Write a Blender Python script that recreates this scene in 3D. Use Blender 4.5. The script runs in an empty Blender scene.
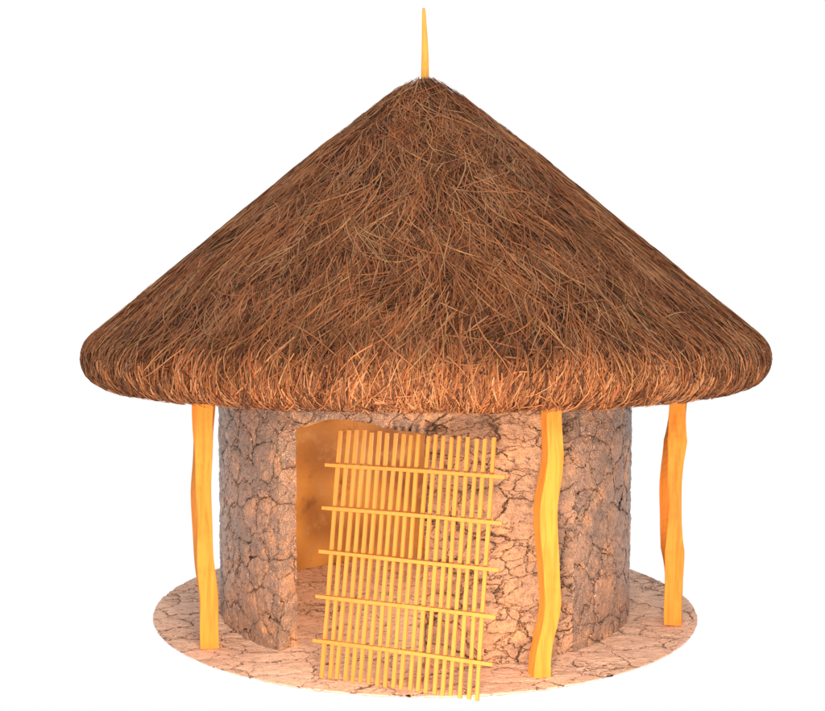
import bpy, bmesh, math, random
import numpy as np
from mathutils import Vector, Matrix
random.seed(4); rng = np.random.default_rng(7)
R = math.radians
scene = bpy.context.scene
C = scene.collection

# ------------------------------------------------------------------ helpers
def tag(o, label=None, cat=None, group=None, kind=None):
    if label: o['label'] = label
    if cat: o['category'] = cat
    if group: o['group'] = group
    if kind: o['kind'] = kind
    return o

def empty(name, loc=(0, 0, 0)):
    o = bpy.data.objects.new(name, None); C.objects.link(o); o.location = loc
    o.empty_display_size = 0.2
    return o

def link(name, me, mat, parent=None, smooth=False):
    o = bpy.data.objects.new(name, me); C.objects.link(o)
    for m in (mat if isinstance(mat, (list, tuple)) else [mat]): me.materials.append(m)
    if parent: o.parent = parent
    if smooth: me.polygons.foreach_set('use_smooth', [True] * len(me.polygons))
    return o

def np_mesh(name, verts, quads, colors=None, matidx=None):
    me = bpy.data.meshes.new(name)
    nv, nq = len(verts), len(quads)
    me.vertices.add(nv); me.vertices.foreach_set('co', np.asarray(verts, np.float32).ravel())
    me.loops.add(nq * 4); me.loops.foreach_set('vertex_index', np.asarray(quads, np.int32).ravel())
    me.polygons.add(nq)
    me.polygons.foreach_set('loop_start', np.arange(nq, dtype=np.int32) * 4)
    me.polygons.foreach_set('loop_total', np.full(nq, 4, np.int32))
    if matidx is not None: me.polygons.foreach_set('material_index', np.asarray(matidx, np.int32))
    me.update(calc_edges=True)
    if colors is not None:
        a = me.color_attributes.new('straw', 'FLOAT_COLOR', 'POINT')
        a.data.foreach_set('color', np.asarray(colors, np.float32).ravel())
    me.validate()
    return me

class Nodes:
    def __init__(s, name, disp=False):
        s.m = bpy.data.materials.new(name); s.m.use_nodes = True
        s.t = s.m.node_tree; s.t.nodes.clear()
        s.out = s.n('ShaderNodeOutputMaterial'); s.b = s.n('ShaderNodeBsdfPrincipled')
        s.l(s.b.outputs[0], s.out.inputs['Surface'])
        if disp: s.m.displacement_method = 'BOTH'
    def n(s, ty, **k):
        x = s.t.nodes.new(ty)
        for a, v in k.items(): setattr(x, a, v)
        return x
    def l(s, a, b): s.t.links.new(a, b)
    def put(s, sock, v):
        if hasattr(v, 'is_output'): s.l(v, sock)
        else: sock.default_value = v
    def math(s, op, a, b=0.0, c=None, clamp=False):
        x = s.n('ShaderNodeMath', operation=op, use_clamp=clamp)
        s.put(x.inputs[0], a); s.put(x.inputs[1], b)
        if c is not None: s.put(x.inputs[2], c)
        return x.outputs[0]
    def vmath(s, op, a, b):
        x = s.n('ShaderNodeVectorMath', operation=op)
        s.put(x.inputs[0], a)
        if op == 'SCALE': s.put(x.inputs['Scale'], b)
        else: s.put(x.inputs[1], b)
        return x.outputs[0]
    def noise(s, vec, scale, detail=4, rough=.55, dist=0, color=False):
        x = s.n('ShaderNodeTexNoise'); s.l(vec, x.inputs['Vector'])
        x.inputs['Scale'].default_value = scale; x.inputs['Detail'].default_value = detail
        x.inputs['Roughness'].default_value = rough; x.inputs['Distortion'].default_value = dist
        return x.outputs['Color' if color else 'Fac']
    def voro(s, vec, scale, feature='DISTANCE_TO_EDGE', rand=1.0):
        x = s.n('ShaderNodeTexVoronoi', feature=feature); s.l(vec, x.inputs['Vector'])
        x.inputs['Scale'].default_value = scale; x.inputs['Randomness'].default_value = rand
        return x.outputs['Distance' if feature == 'DISTANCE_TO_EDGE' else 'Color']
    def ramp(s, f, a, b, lo=0., hi=1., smooth=True):
        x = s.n('ShaderNodeMapRange'); x.interpolation_type = 'SMOOTHSTEP' if smooth else 'LINEAR'
        s.put(x.inputs[0], f); s.put(x.inputs[1], a); s.put(x.inputs[2], b)
        s.put(x.inputs[3], lo); s.put(x.inputs[4], hi)
        return x.outputs[0]
    def mix(s, f, a, b, blend='MIX'):
        x = s.n('ShaderNodeMix', data_type='RGBA', blend_type=blend)
        s.put(x.inputs[0], f)
        for i, v in ((6, a), (7, b)):
            if hasattr(v, 'is_output'): s.l(v, x.inputs[i])
            else: x.inputs[i].default_value = (*v, 1)
        return x.outputs[2]
    def coord(s): return s.n('ShaderNodeTexCoord').outputs['Object']

# ------------------------------------------------------------------ materials
def cracked_mud(name, cell, stretch, cols, rough=.5, depth=.02, offset=(0, 0, 0), fine=1.0, cw=.05, spec=.5, crackcol=(.05, .028, .018), lump=1.0, jag=.085):
    k = Nodes(name, disp=True)
    mp = k.n('ShaderNodeMapping'); k.l(k.coord(), mp.inputs['Vector'])
    mp.inputs['Scale'].default_value = stretch; mp.inputs['Location'].default_value = offset
    v = mp.outputs[0]
    w1 = k.vmath('SCALE', k.vmath('SUBTRACT', k.noise(v, 2.2, 3, .6, color=True), (.5, .5, .5)), .32)
    w2 = k.vmath('SCALE', k.vmath('SUBTRACT', k.noise(v, 13, 4, .7, color=True), (.5, .5, .5)), jag)
    vd = k.vmath('ADD', k.vmath('ADD', v, w1), w2)
    d1 = k.voro(vd, cell)
    wid = k.math('MULTIPLY', k.ramp(k.noise(v, 3.1, 3), .35, .68, .25, 1.25), cw)
    c1 = k.ramp(d1, k.math('MULTIPLY', wid, .15), wid, 1, 0)
    d2 = k.voro(k.vmath('ADD', vd, (7.3, 1.1, 3.7)), cell * 2.3)
    m2 = k.ramp(k.noise(k.vmath('ADD', v, (3, 9, 2)), 2.4, 3), .44, .60)
    c2 = k.math('MULTIPLY', k.ramp(d2, .004, cw * 1.05, 1, 0), k.math('MULTIPLY', m2, .8 * fine))
    crack = k.math('MAXIMUM', c1, c2)
    # colour
    n1 = k.noise(v, 1.7, 5, .62); n2 = k.noise(k.vmath('ADD', v, (5, 5, 5)), 3.6, 6, .68)
    n3 = k.noise(v, 38, 4, .7); n4 = k.noise(v, 11, 5, .72)
    cid = k.voro(vd, cell, 'F1')
    sep = k.n('ShaderNodeSeparateColor'); k.l(cid, sep.inputs[0])
    col = k.mix(k.ramp(n1, .40, .60), cols[0], cols[1])
    col = k.mix(k.ramp(n2, .48, .68), col, cols[2])
    col = k.mix(k.ramp(n4, .48, .66, 0, .75), col, cols[3])
    col = k.mix(k.ramp(n4, .32, .46, .45, 0), col, cols[2])
    col = k.mix(k.ramp(sep.outputs[0], .5, 1., 0, .28), col, cols[1])
    col = k.mix(k.ramp(n3, .50, .68, 0, .5), col, cols[3])
    col = k.mix(k.ramp(k.noise(v, 75, 3, .7), .54, .70, 0, .4), col, crackcol)
    pit = k.ramp(k.noise(k.vmath('ADD', v, (1, 4, 8)), 17, 3, .6), .62, .69)
    col = k.mix(k.math('MULTIPLY', crack, .93), col, crackcol)
    col = k.mix(k.math('MULTIPLY', pit, .6), col, crackcol)
    k.l(col, k.b.inputs['Base Color'])
    k.l(k.ramp(n4, .3, .7, rough - .12, rough + .2), k.b.inputs['Roughness'])
    k.b.inputs['Specular IOR Level'].default_value = spec
    # relief
    dome = k.ramp(d1, 0, .22, 0, 1)
    h = k.math('MULTIPLY', crack, -1.0)
    h = k.math('ADD', h, k.math('MULTIPLY', dome, .35))
    h = k.math('ADD', h, k.math('MULTIPLY', k.math('SUBTRACT', n2, .5), 1.1 * lump))
    h = k.math('ADD', h, k.math('MULTIPLY', k.math('SUBTRACT', n4, .5), 1.2 * lump))
    h = k.math('ADD', h, k.math('MULTIPLY', k.math('SUBTRACT', n3, .5), .4 * lump))
    h = k.math('ADD', h, k.math('MULTIPLY', pit, -.35))
    dn = k.n('ShaderNodeDisplacement'); k.l(h, dn.inputs['Height'])
    dn.inputs['Midlevel'].default_value = .35; dn.inputs['Scale'].default_value = depth
    k.l(dn.outputs[0], k.out.inputs['Displacement'])
    return k.m

MUD_SHADED = [(.38, .205, .135), (.25, .15, .11), (.54, .26, .13), (.16, .095, .07)]  # mud darkened so the wall's sides carry painted shade
WALL_SHADED = cracked_mud('shaded_cracked_mud_wall', 3.3, (1, 1, 1), MUD_SHADED, rough=.18, depth=.028, cw=.024, fine=.5, lump=1.15, crackcol=(.05, .025, .015), jag=.05, spec=.8)
FLAKY_LIT = cracked_mud('lit_flaky_mud_wall', 2.3, (.9, .9, 1.4), [(.60, .325, .20), (.44, .25, .165), (.68, .34, .18), (.26, .145, .095)],
                    rough=.34, depth=.030, offset=(4, 2, 1), cw=.034, fine=1.15, lump=1.4, crackcol=(.045, .022, .014), jag=.10, spec=.6)  # own flaky crack pattern; bright colour paints front light onto this arc
GROUND = cracked_mud('cracked_earth', 2.0, (.85, 1.2, 1),
                     [(.88, .58, .44), (.78, .50, .37), (.90, .59, .44), (.54, .35, .27)], rough=.7, depth=.015,
                     offset=(3.3, 1.7, .4), fine=1.0, cw=.026, spec=.3, crackcol=(.17, .09, .06), lump=1.2, jag=.07)

def golden_plaster():
    k = Nodes('golden_plaster'); v = k.coord()
    n1 = k.noise(v, 1.6, 5, .6); n2 = k.noise(v, 3.2, 5, .55); n3 = k.noise(v, 24, 4, .65)
    col = k.mix(k.ramp(n1, .36, .64), (.68, .32, .07), (.27, .10, .022))
    col = k.mix(k.ramp(n2, .45, .75, 0, .8), col, (.66, .37, .13))
    col = k.mix(k.ramp(n2, .26, .52, .85, 0), col, (.13, .042, .012))
    col = k.mix(k.ramp(n3, .55, .75, 0, .15), col, (.30, .12, .03))
    k.l(col, k.b.inputs['Base Color']); k.b.inputs['Roughness'].default_value = .6
    bp = k.n('ShaderNodeBump'); bp.inputs['Strength'].default_value = .5; bp.inputs['Distance'].default_value = .03
    k.l(k.math('ADD', n2, k.math('MULTIPLY', n3, .4)), bp.inputs['Height']); k.l(bp.outputs[0], k.b.inputs['Normal'])
    return k.m

def wood(name, light, dark, rough=.45, scale=1.0, streak=.6):
    k = Nodes(name); v = k.coord()
    mp = k.n('ShaderNodeMapping'); k.l(v, mp.inputs['Vector']); mp.inputs['Scale'].default_value = (9 * scale, 9 * scale, .7 * scale)
    n1 = k.noise(mp.outputs[0], 1.5, 5, .6, 1.2)
    mp2 = k.n('ShaderNodeMapping'); k.l(v, mp2.inputs['Vector']); mp2.inputs['Scale'].default_value = (60 * scale, 60 * scale, 2.2 * scale)
    n2 = k.noise(mp2.outputs[0], 1.3, 4, .6)
    n3 = k.noise(v, 3, 3)
    col = k.mix(k.ramp(n1, .42, .68, 0, streak), light, dark)
    col = k.mix(k.ramp(n2, .5, .72, 0, streak * .7), col, dark)
    col = k.mix(k.ramp(n3, .5, .7, 0, .3), col, dark)
    k.l(col, k.b.inputs['Base Color']); k.b.inputs['Roughness'].default_value = rough; k.b.inputs['Specular IOR Level'].default_value = .25
    bp = k.n('ShaderNodeBump'); bp.inputs['Strength'].default_value = .35; bp.inputs['Distance'].default_value = .01
    k.l(k.math('ADD', n1, k.math('MULTIPLY', n2, .5)), bp.inputs['Height']); k.l(bp.outputs[0], k.b.inputs['Normal'])
    return k.m

def straw():
    k = Nodes('dry_straw')
    a = k.n('ShaderNodeVertexColor', layer_name='straw')
    n = k.noise(k.coord(), 30, 3, .6)
    col = k.mix(k.ramp(n, .4, .7, 0, .35), a.outputs[0], (.09, .035, .015))
    k.l(col, k.b.inputs['Base Color']); k.b.inputs['Roughness'].default_value = .65
    k.b.inputs['Specular IOR Level'].default_value = .2
    return k.m

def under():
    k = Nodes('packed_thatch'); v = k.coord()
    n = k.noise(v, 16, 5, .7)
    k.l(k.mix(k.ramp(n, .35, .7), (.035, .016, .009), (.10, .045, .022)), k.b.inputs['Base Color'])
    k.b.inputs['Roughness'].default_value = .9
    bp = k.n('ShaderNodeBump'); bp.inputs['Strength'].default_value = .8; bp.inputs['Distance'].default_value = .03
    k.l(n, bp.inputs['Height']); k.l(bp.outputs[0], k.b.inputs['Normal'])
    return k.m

PLASTER = golden_plaster()
POST = wood('yellow_timber', (.74, .265, .045), (.52, .145, .022), 1.0)
CANE = wood('golden_cane', (.64, .225, .045), (.52, .165, .03), .6, 2.5, .5)
FINIAL = wood('pale_timber', (.84, .43, .07), (.62, .27, .05), .45, 3)
STRAW = straw(); UNDER = under()

# ------------------------------------------------------------------ ground disc
RG = 3.0
def ground_disc():
    nr, na = 150, 840
    rr = np.linspace(0.02, RG, nr); an = np.linspace(0, 2 * np.pi, na, endpoint=False)
    A, B = np.meshgrid(rr, an, indexing='ij')
    top = np.stack([A * np.cos(B), A * np.sin(B), 0 * A], -1).reshape(-1, 3)
    def ring(r, z): return np.stack([r * np.cos(an), r * np.sin(an), 0 * an + z], -1)
    V = np.concatenate([top, ring(RG * .998, -.010), ring(RG * .97, -.05), ring(.02, -.06)])
    rows = nr + 3; q = []
    j = np.arange(na); j2 = (j + 1) % na
    for i in range(rows - 1): q.append(np.stack([i * na + j, (i + 1) * na + j, (i + 1) * na + j2, i * na + j2], -1))
    i = rows - 1; q.append(np.stack([i * na + j, j, j2, i * na + j2], -1))
    o = link('ground', np_mesh('ground', V, np.concatenate(q)), GROUND, smooth=True)
    tag(o, 'round platform of cracked peach coloured earth under the hut', 'ground', kind='structure')
ground_disc()

# ------------------------------------------------------------------ the hut
hut = empty('round_hut')
tag(hut, 'round cracked mud hut with conical brown thatched roof and yellow timber posts', 'hut')

RO, TH = 2.275, .165
RI = RO - TH
ZT = 3.62
def pv(r, deg): return np.array([r * math.sin(R(deg)), -r * math.cos(R(deg))])
A0 = -38.8                                   # the doorway runs from A0 to 0 degrees
SEG = [(40 * k, 40 * (k + 1)) for k in range(8)]; SEG[-1] = (280, 360 + A0)
def arc(r, k, u): return pv(r, SEG[k][0] + (SEG[k][1] - SEG[k][0]) * u)
def door_arc(r, u): return pv(r, A0 * (1 - u))
ARCH_S = [0, .15, .30, .43, .57, .72, .88, 1.0]
ARCH_Z = [2.18, 2.225, 2.30, 2.345, 2.33, 2.285, 2.245, 2.225]

def build_wall():
    bm = bmesh.new()
    RES = .017
    def grid(f, nu, nv):
        g = [[bm.verts.new(f(i / nu, j / nv)) for j in range(nv + 1)] for i in range(nu + 1)]
        for i in range(nu):
            for j in range(nv): bm.faces.new((g[i][j], g[i + 1][j], g[i + 1][j + 1], g[i][j + 1]))
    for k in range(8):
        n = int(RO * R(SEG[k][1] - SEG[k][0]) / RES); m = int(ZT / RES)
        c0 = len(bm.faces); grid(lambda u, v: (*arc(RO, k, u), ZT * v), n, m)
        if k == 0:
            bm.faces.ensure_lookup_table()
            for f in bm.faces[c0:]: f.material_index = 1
    zl = lambda s: float(np.interp(s, ARCH_S, ARCH_Z))
    nu = 90
    grid(lambda u, v: (*door_arc(RO, u), zl(u) + (ZT - zl(u)) * v), nu, 84)        # over the doorway
    po, pi_ = door_arc(RO, 0), door_arc(RI, 0) + np.array([.045, .03])               # jambs
    grid(lambda u, v: (*(po + (pi_ - po) * u * 1.08), zl(0) * v), 12, 128)
    b, ib = door_arc(RO, 1), door_arc(RI, 1)
    grid(lambda u, v: (*(b + (ib - b) * (1 - u) * 1.14), zl(1) * v), 12, 130)
    grid(lambda u, v: (*(door_arc(RO, u) + (door_arc(RI, u) - door_arc(RO, u)) * (1 - v)), zl(u)), nu, 10)
    bmesh.ops.remove_doubles(bm, verts=bm.verts, dist=.0015)
    me = bpy.data.meshes.new('wall'); bm.to_mesh(me); bm.free()
    return link('wall', me, [WALL_SHADED, FLAKY_LIT], hut, smooth=True)
wall = build_wall()

def build_lining():   # golden plaster inside, 3 mm in front of the wall's own back
    bm = bmesh.new()
    def grid(f, nu, nv):
        g = [[bm.verts.new(f(i / nu, j / nv)) for j in range(nv + 1)] for i in range(nu + 1)]
        for i in range(nu):
            for j in range(nv): bm.faces.new((g[i][j], g[i][j + 1], g[i + 1][j + 1], g[i + 1][j]))
    for k in range(8):
        e0 = .022 if k == 0 else 0; e1 = .965 if k == 7 else 1
        grid(lambda u, v: (*arc(RI, k, e0 + (e1 - e0) * u), ZT * v), 16, 24)
    zl = lambda s: float(np.interp(s, ARCH_S, ARCH_Z))
    grid(lambda u, v: (*door_arc(RI, u), zl(u) + (ZT - zl(u)) * v), 40, 8)
    bmesh.ops.remove_doubles(bm, verts=bm.verts, dist=.001)
    me = bpy.data.meshes.new('inner_lining'); bm.to_mesh(me); bm.free()
    o = link('inner_lining', me, PLASTER, wall)
    o['label'] = 'smooth golden orange plaster lining inside the hut'
build_lining()

# ------------------------------------------------------------------ thatched roof
KR = [0.0, .04, .20, .35, .7, 1.2, 2.2, 3.6]
KZ = [5.905, 5.885, 5.79, 5.69, 5.41, 5.03, 4.20, 3.045]
RC, ZC, RHO = 3.40, 2.835, .29
phi0 = R(50.5)
xs = np.linspace(0, RC + RHO * math.cos(phi0), 150)
zs = np.interp(xs, KR, KZ)
ker = np.exp(-(np.arange(-8, 9) / 4.) ** 2); ker /= ker.sum()
ext = np.concatenate([zs[0] - (zs[8:0:-1] - zs[0]) * -1, zs, zs[-1] + (zs[-1] - zs[-2]) * np.arange(1, 9)])
zs = np.convolve(ext, ker, 'valid')
zs[-1] = ZC + RHO * math.sin(phi0)
cx, cz = list(xs), list(zs)
for a in np.linspace(phi0, R(-100), 26)[1:]:
    cx.append(RC + RHO * math.cos(a)); cz.append(ZC + RHO * math.sin(a))
PX, PZ = np.array(cx), np.array(cz)
S = np.concatenate([[0], np.cumsum(np.hypot(np.diff(PX), np.diff(PZ)))])
SE = S[-1]
def prof(s):
    s = np.clip(s, 0, SE); r = np.interp(s, S, PX); z = np.interp(s, S, PZ)
    e = .04
    r1, z1 = np.interp(np.clip(s - e, 0, SE), S, PX), np.interp(np.clip(s - e, 0, SE), S, PZ)
    r2, z2 = np.interp(np.clip(s + e, 0, SE), S, PX), np.interp(np.clip(s + e, 0, SE), S, PZ)
    tr, tz_ = r2 - r1, z2 - z1; L = np.hypot(tr, tz_) + 1e-9
    return r, z, -tz_ / L, tr / L      # radius, height, outward normal (radial, vertical)

def roof_shell():
    na = 160; sub = .035
    ss = np.linspace(0, SE, 110)
    r, z, nr_, nz_ = prof(ss)
    r = np.maximum(r - sub * nr_, .004); z = z - sub * nz_
    r[0] = .004
    # underside: back up to the posts and the wall top, then to the peak
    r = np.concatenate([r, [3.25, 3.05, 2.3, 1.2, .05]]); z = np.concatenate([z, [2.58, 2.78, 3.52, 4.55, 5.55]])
    an = np.linspace(0, 2 * np.pi, na, endpoint=False)
    V = np.stack([np.outer(r, np.cos(an)), np.outer(r, np.sin(an)), np.outer(z, np.ones(na))], -1).reshape(-1, 3)
    j = np.arange(na); j2 = (j + 1) % na
    q = [np.stack([i * na + j, (i + 1) * na + j, (i + 1) * na + j2, i * na + j2], -1) for i in range(len(r) - 1)]
    return V, np.concatenate(q)

def swirl(az, s):
    x = az * 3.0; out = 0
    for fx, fs, ph, am in ((1.0, .8, .3, .08), (2.0, -1.3, 1.9, .10), (3.0, 2.1, 4.0, .14), (5.0, -2.7, 2.2, .17), (8.0, 4.3, 5.1, .16)):
        out = out + am * np.sin(fx * az + fs * s * 1.3 + ph + 1.1 * np.sin(1.7 * s + fx * az * .0 + ph * 2))
    return out

def strands(n, s_lo, s_hi, l_lo, l_hi, w, h_hi, pal, spread, curl, seg=5, s_end=None, clump=None, sw=1.0, wt=None, hmin=0.0):
    s_end = SE if s_end is None else s_end
    # start positions: density by circumference
    t = rng.random(n * 3); s0 = s_lo + (s_hi - s_lo) * t
    rr = np.interp(np.clip(s0, 0, SE), S, PX)
    keepm = rng.random(n * 3) < np.clip(rr / PX.max(), .03, 1)
    s0 = s0[keepm][:n]; n = len(s0)
    az = rng.random(n) * 2 * np.pi
    L = l_lo + (l_hi - l_lo) * rng.random(n) ** 1.3
    ang = swirl(az, s0) * sw + rng.normal(0, spread, n)
    tone = np.ones(n)
    if clump:      # tufts that lie together
        per, cs, ca_, ct = clump; nc = max(1, n // per); pick = rng.integers(0, nc, n)
        cr = np.maximum(np.interp(np.clip(s0[pick], 0, SE), S, PX), .1)
        ang = swirl(az[pick], s0[pick]) * sw + rng.normal(0, ca_, nc)[pick] + rng.normal(0, spread, n)
        tone = np.exp(rng.normal(0, ct, nc))[pick]
        az = az[pick] + rng.normal(0, cs, n) / cr; s0 = np.clip(s0[pick] + rng.normal(0, cs, n), s_lo, s_hi)
    wild = rng.random(n) < .09; ang = np.where(wild, ang + rng.normal(0, .8, n), ang)
    cur = rng.normal(0, curl, n) / L
    h0 = hmin + h_hi * rng.random(n) ** 1.2; h1 = hmin + h_hi * rng.random(n) ** 1.5
    wd = w * (.55 + .9 * rng.random(n))
    roll = rng.normal(0, .6, n)
    P = []; s, a_, th = s0.copy(), az.copy(), ang.copy()
    ph = rng.random(n) * 6.28
    for i in range(seg + 1):
        r, z, nr_, nz_ = prof(s)
        f = i / seg
        h = h0 * (1 - f) + h1 * f + .006 * np.sin(ph + f * 4)
        rad = r + nr_ * h; zz = z + nz_ * h
        over = np.maximum(0, s - s_end)
        P.append((rad, zz - over * .0, a_.copy(), nr_, nz_, th.copy()))
        step = L / seg
        s = np.clip(s + step * np.cos(th), 0.02, s_end); a_ = a_ + step * np.sin(th) / np.maximum(r, .12)
        th = th + cur * step + rng.normal(0, .05, n)
    V = np.zeros((n, seg + 1, 2, 3), np.float32)
    for i, (rad, zz, aa, nr_, nz_, th) in enumerate(P):
        ca, sa = np.cos(aa), np.sin(aa)
        er = np.stack([ca, sa, 0 * ca], -1); ea = np.stack([-sa, ca, 0 * ca], -1); ez = np.array([0, 0, 1.])
        down = er * nz_[:, None] - ez * nr_[:, None]   # along the profile, away from the peak
        nrm = er * nr_[:, None] + ez * nz_[:, None]
        side = ea * np.cos(th)[:, None] - down * np.sin(th)[:, None]
        side = side * np.cos(roll)[:, None] + nrm * np.sin(roll)[:, None]
        c = er * rad[:, None] + ez * zz[:, None]
        tp = [.75, 1, 1, .9, .7, .25, .2][min(i, 6)] if seg == 5 else (1 - .75 * (i / seg) ** 3)
        V[:, i, 0] = c - side * (wd * tp / 2)[:, None]; V[:, i, 1] = c + side * (wd * tp / 2)[:, None]
    base = np.arange(n)[:, None] * (seg + 1) * 2 + np.arange(seg)[None, :] * 2
    Q = np.stack([base, base + 1, base + 3, base + 2], -1).reshape(-1, 4)
    pal = np.array(pal); wt_ = np.array(wt if wt else [1] * len(pal), float); wt_ /= wt_.sum()
    ci = rng.choice(len(pal), n, p=wt_); col = pal[ci] * (.75 + .5 * rng.random((n, 1)))
    # patches of older and fresher grass
    patch = .5 + .5 * np.sin(az * 4 + s0 * 1.9 + 2 * np.sin(s0 * 1.3 + az * 2) + 1)
    # weathered: tan and near-black patches of their own shape
    pt = sum(np.sin(fa * az + fs * s0 + p_ + 1.6 * np.sin(fs2 * s0 + fa * .6 * az)) for fa, fs, fs2, p_ in
             ((3, 2.3, 1.7, .5), (7, -3.1, 2.6, 2.2), (11, 5.2, -3.3, 4.1), (17, -7., 4.5, 1.1))) / 2.0
    col = col * np.exp(.30 * pt)[:, None] * (1 + np.array([-.03, .06, .16]) * np.clip(pt, 0, 1.2)[:, None])
    col = col * (.92 + .12 * patch)[:, None] * tone[:, None]
    col = col * np.minimum(1, .46 / np.maximum(col.max(1, keepdims=True), 1e-3))
    col4 = np.concatenate([np.clip(col * np.array([.80, .77, .76]), 0, .46), np.ones((n, 1))], 1)
    colv = np.repeat(col4[:, None, :], (seg + 1) * 2, 1).reshape(-1, 4)
    return V.reshape(-1, 3), Q, colv

BROWN = [(.18, .058, .022), (.28, .096, .036), (.06, .018, .008), (.41, .165, .062), (.24, .12, .055), (.52, .27, .125)]
BW = [5, 5, 4, 3, 1.2, .8]
FRESH = [(.33, .115, .042), (.42, .17, .065), (.07, .024, .010), (.50, .25, .12), (.24, .08, .03)]
SRIM = S[149]     # where the rounded rim begins

Vs, Qs = roof_shell()
def join(parts):
    V, Q, K, M = [], [], [], []; o = 0
    for v, q, c, m in parts:
        V.append(v); Q.append(q + o); K.append(c if c is not None else np.tile([.1, .05, .03, 1], (len(v), 1))); M.append(np.full(len(q), m)); o += len(v)
    return np.concatenate(V), np.concatenate(Q), np.concatenate(K), np.concatenate(M)
parts = [(Vs, Qs, None, 0)]
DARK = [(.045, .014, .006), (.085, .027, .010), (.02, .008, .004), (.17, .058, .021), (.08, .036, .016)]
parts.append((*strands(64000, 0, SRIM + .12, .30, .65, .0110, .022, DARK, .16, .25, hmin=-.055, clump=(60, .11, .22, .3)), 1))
parts.append((*strands(38000, .10, SRIM + .15, .35, .85, .0100, .026, BROWN, .15, .40, wt=[4, 5, 1.2, 4, 1.8, .9], hmin=-.024, clump=(34, .075, .34, .38)), 1))
parts.append((*strands(9000, 0.15, SRIM + .1, .30, .80, .0085, .014, [(.44, .17, .065), (.52, .27, .12), (.40, .13, .045), (.34, .15, .07)], .36, .55, sw=.8, hmin=.0), 1))
V, Q, K, M = join(parts)
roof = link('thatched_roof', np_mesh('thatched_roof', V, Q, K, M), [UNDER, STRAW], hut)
fr = [(*strands(16000, SRIM - .25, SRIM + .40, .25, .50, .0105, .018, BROWN + FRESH[:3], .20, .4, wt=[5, 4, 6, 2.2, 1.2, .3] + [3, 1.5, 3], hmin=-.02, sw=.5, clump=(20, .06, .15, .2)), 0),
      (*strands(7000, SRIM + .16, SRIM + .50, .12, .30, .0100, .02, FRESH, .20, .5, sw=.6, hmin=-.008, clump=(9, .035, .32, .2)), 0)]
V, Q, K, M = join(fr)
fringe = link('eave_fringe', np_mesh('eave_fringe', V, Q, K, M), [STRAW], roof)
fringe['label'] = 'fresher orange straw round the rounded eave'

def finial():
    bm = bmesh.new(); rows = []
    for z, r, dx in ((5.72, .050, 0), (5.86, .046, 0), (6.05, .041, .002), (6.25, .034, -.002), (6.42, .027, -.008), (6.55, .021, -.012), (6.595, .013, -.014)):
        rows.append([bm.verts.new((dx + r * math.cos(t * math.pi / 4 + .3) * (1 + .05 * math.sin(t * 2.3)), r * math.sin(t * math.pi / 4 + .3), z)) for t in range(8)])
    for a, b in zip(rows, rows[1:]):
        for t in range(8): bm.faces.new((a[t], a[(t + 1) % 8], b[(t + 1) % 8], b[t]))
    bm.faces.new(rows[-1]); bm.faces.new(rows[0][::-1])
    me = bpy.data.meshes.new('finial'); bm.to_mesh(me); bm.free()
    o = link('finial', me, FINIAL, roof, smooth=True)
finial()

# posts: squared, wavy timbers. rows of (height, sideways offset, width seen, twist in degrees)
def post(x, y, rows, top, rot):
    bm = bmesh.new(); rings = []
    hs = np.array([r[0] for r in rows]); dx = np.array([r[1] for r in rows]); w = np.array([r[2] for r in rows]); tw = np.array([r[3] for r in rows])
    n = 44
    def cub(h, arr):
        v = np.interp(h, hs, arr); e = .10
        return (np.interp(h - e, hs, arr) + 2 * v + np.interp(h + e, hs, arr)) / 4
    for i in range(n + 1):
        h = top * i / n
        c, ww, t = cub(h, dx), cub(h, w), cub(h, tw) + rot
        a = R(t); side = ww / (abs(math.cos(a)) + abs(math.sin(a)))
        ring = []
        for (u, v) in ((-1, -1), (-.86, -1), (.86, -1), (1, -1), (1, -.86), (1, .86), (1, 1), (.86, 1), (-.86, 1), (-1, 1), (-1, .86), (-1, -.86)):
            k = .965 if abs(u) == 1 and abs(v) == 1 else 1
            px = u * k * side / 2; py = v * k * side / 2
            jx = .004 * math.sin(h * 9 + u * 3); jy = .004 * math.sin(h * 7 + v * 4 + 1)
            ring.append(bm.verts.new((c + px * math.cos(a) - py * math.sin(a) + jx, px * math.sin(a) + py * math.cos(a) + jy, h)))
        rings.append(ring)
    m = len(rings[0])
    for a_, b_ in zip(rings, rings[1:]):
        for t in range(m): bm.faces.new((a_[t], a_[(t + 1) % m], b_[(t + 1) % m], b_[t]))
    bm.faces.new(rings[0][::-1]); bm.faces.new(rings[-1])
    me = bpy.data.meshes.new('post'); bm.to_mesh(me); bm.free()
    o = link('post', me, POST, hut, smooth=False); o.location = (x, y, 0)
    return o
# left of the doorway
post(-2.14, -1.61, [(0, 0, .215, 2), (.45, -.005, .215, 4), (.70, -.03, .225, 10), (.95, -.05, .215, 16), (1.25, -.068, .22, 26), (1.55, -.068, .22, 26),
                    (1.85, -.055, .215, 12), (2.1, -.04, .22, 2), (2.4, -.03, .22, -6), (3.3, -.03, .22, -6)], 3.24, 8)
# right of the doorway
post(1.06, -2.43, [(0, 0, .21, 0), (.26, .02, .19, 0), (.48, .065, .19, 0), (.68, .105, .20, 0), (.95, .085, .20, 0), (1.3, .05, .215, 0), (1.6, .05, .22, 0),
                   (1.85, .085, .21, 0), (2.1, .115, .19, 0), (2.4, .095, .185, 0), (3.3, .06, .19, 0)], 3.26, 17)
# far right
post(2.64, -.78, [(0, 0, .225, -10), (.45, 0, .225, -8), (.72, -.008, .215, 2), (.98, -.035, .22, 22), (1.2, -.05, .22, 32), (1.42, -.05, .23, 34), (1.75, -.03, .215, 18),
                  (2.05, .0, .205, 0), (2.35, .025, .21, -12), (3.3, .025, .21, -12)], 3.18, -6)

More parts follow.
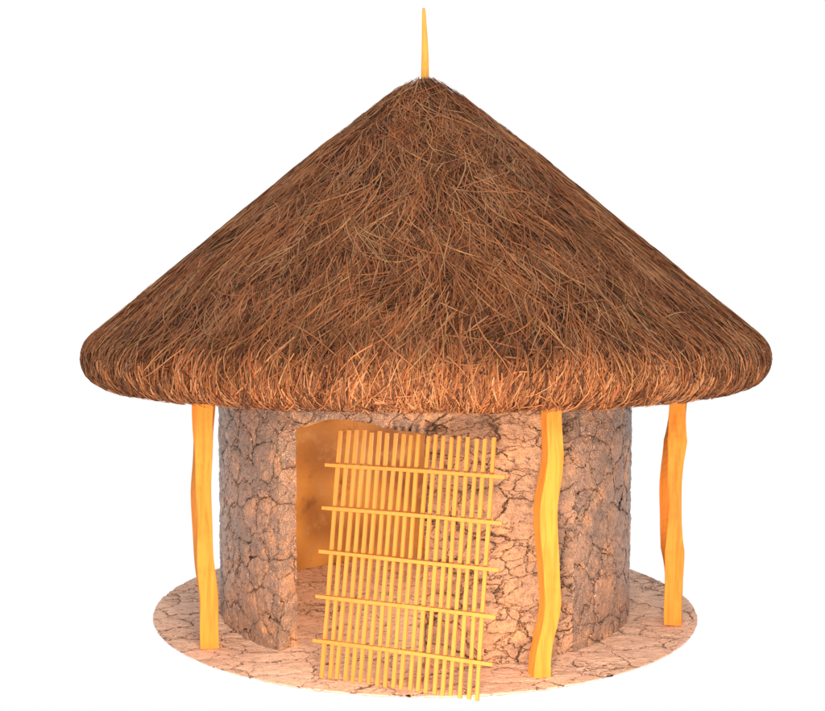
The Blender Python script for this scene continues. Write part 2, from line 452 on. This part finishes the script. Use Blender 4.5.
# ------------------------------------------------------------------ lattice door leaning in front of the doorway
BL = Vector((-.942, -2.575, 0)); BR = Vector((.450, -3.148, 0)); TL = Vector((-.786, -2.172, 2.247))
ux = (BR - BL).normalized(); uz = (TL - BL); uz = (uz - ux * uz.dot(ux)).normalized(); uy = uz.cross(ux)
W_, H_ = 1.506, 2.288
door = empty('lattice_door')
door.matrix_world = Matrix((( ux.x, uy.x, uz.x, BL.x), (ux.y, uy.y, uz.y, BL.y), (ux.z, uy.z, uz.z, BL.z), (0, 0, 0, 1)))
tag(door, 'golden lattice door of thin canes leaning in front of the open doorway', 'lattice door', kind='thing')
def stick(p0, p1, rad, wob=.004, seg=10, sides=7):
    bm = bmesh.new(); d = (p1 - p0); L = d.length; d.normalize()
    a = d.orthogonal().normalized(); b = d.cross(a); rows = []
    if sides == 4:      # split slats: flat face to the front
        a = Vector((1, 0, 0)) if abs(d.z) > .5 else Vector((0, 0, 1)); b = d.cross(a).normalized(); a = b.cross(d).normalized()
        a = (a + b).normalized() if False else a
    t0 = math.pi / 4 if sides == 4 else 0
    f1, f2 = random.random() * 6, random.random() * 6; k0 = random.random() * .2
    for i in range(seg + 1):
        f = i / seg; c = p0 + d * L * f + a * wob * math.sin(f1 + 5 * f) + b * wob * .6 * math.sin(f2 + 4 * f)
        rr = rad * (1 + .07 * math.sin(f * 17 + f1))
        rows.append([bm.verts.new(c + (a * math.cos(t0 + t * 2 * math.pi / sides) + b * math.sin(t0 + t * 2 * math.pi / sides) * (.7 if sides == 4 else 1)) * rr * (1.32 if sides == 4 else 1)) for t in range(sides)])
    for r0, r1 in zip(rows, rows[1:]):
        for t in range(sides): bm.faces.new((r0[t], r0[(t + 1) % sides], r1[(t + 1) % sides], r1[t]))
    bm.faces.new(rows[-1]); bm.faces.new(rows[0][::-1])
    bmesh.ops.recalc_face_normals(bm, faces=bm.faces)
    me = bpy.data.meshes.new('stick'); bm.to_mesh(me); bm.free(); return me
for i in range(20):
    x = W_ * i / 19 + random.uniform(-.005, .005)
    o = link('cane', stick(Vector((x, 0, .012 + random.uniform(0, .012))), Vector((x + random.uniform(-.006, .006), 0, H_ + random.uniform(-.012, .012))), .0177, sides=4), CANE, door, smooth=False)
for i, h in enumerate((.345, .745, 1.150, 1.555, 1.955)):
    o = link('crossbar', stick(Vector((-.105 - .005 * i, -.032, h)), Vector((W_ + .135, -.032, h)), .0165, .003, sides=4), CANE, door, smooth=False)

# ------------------------------------------------------------------ light, background, camera
w = bpy.data.worlds.new('World'); scene.world = w; w.use_nodes = True
w.node_tree.nodes['Background'].inputs[0].default_value = (1, 1, 1, 1)
w.node_tree.nodes['Background'].inputs[1].default_value = 1.0

def area(name, loc, target, size, power, col):
    l = bpy.data.lights.new(name, 'AREA'); l.shape = 'DISK'; l.size = size; l.energy = power; l.color = col
    o = bpy.data.objects.new(name, l); C.objects.link(o); o.location = loc
    o.rotation_euler = (Vector(target) - Vector(loc)).to_track_quat('-Z', 'Y').to_euler()
    return o
area('front_lamp', (.2, -7.3, .6), (0, 0, 1.5), 1.1, 600, (1, .76, .52))
area('high_lamp', (1.5, -16, 7.0), (0, 0, 1.5), 3.0, 1150, (1, .80, .58))
pl = bpy.data.lights.new('inside_lamp', 'POINT'); pl.energy = 150; pl.color = (1, .88, .70); pl.shadow_soft_size = .25
po = bpy.data.objects.new('inside_lamp', pl); C.objects.link(po); po.location = (.95, -.3, 1.75)

cam = bpy.data.cameras.new('Camera'); co = bpy.data.objects.new('Camera', cam); C.objects.link(co)
cam.sensor_fit = 'HORIZONTAL'; cam.sensor_width = 36; cam.lens = 1192.93 / 825 * 36; cam.clip_end = 200
co.location = (0, -13.2502, 3.7226)
p, yw = .07, -.0103
F = Vector((math.sin(yw) * math.cos(p), math.cos(yw) * math.cos(p), -math.sin(p)))
co.rotation_euler = F.to_track_quat('-Z', 'Y').to_euler()
scene.camera = co

vs = scene.view_settings; vs.view_transform = 'Standard'; vs.look = 'None'; vs.exposure = 0; vs.gamma = 1
scene.render.engine = 'CYCLES'; scene.cycles.max_bounces = 6
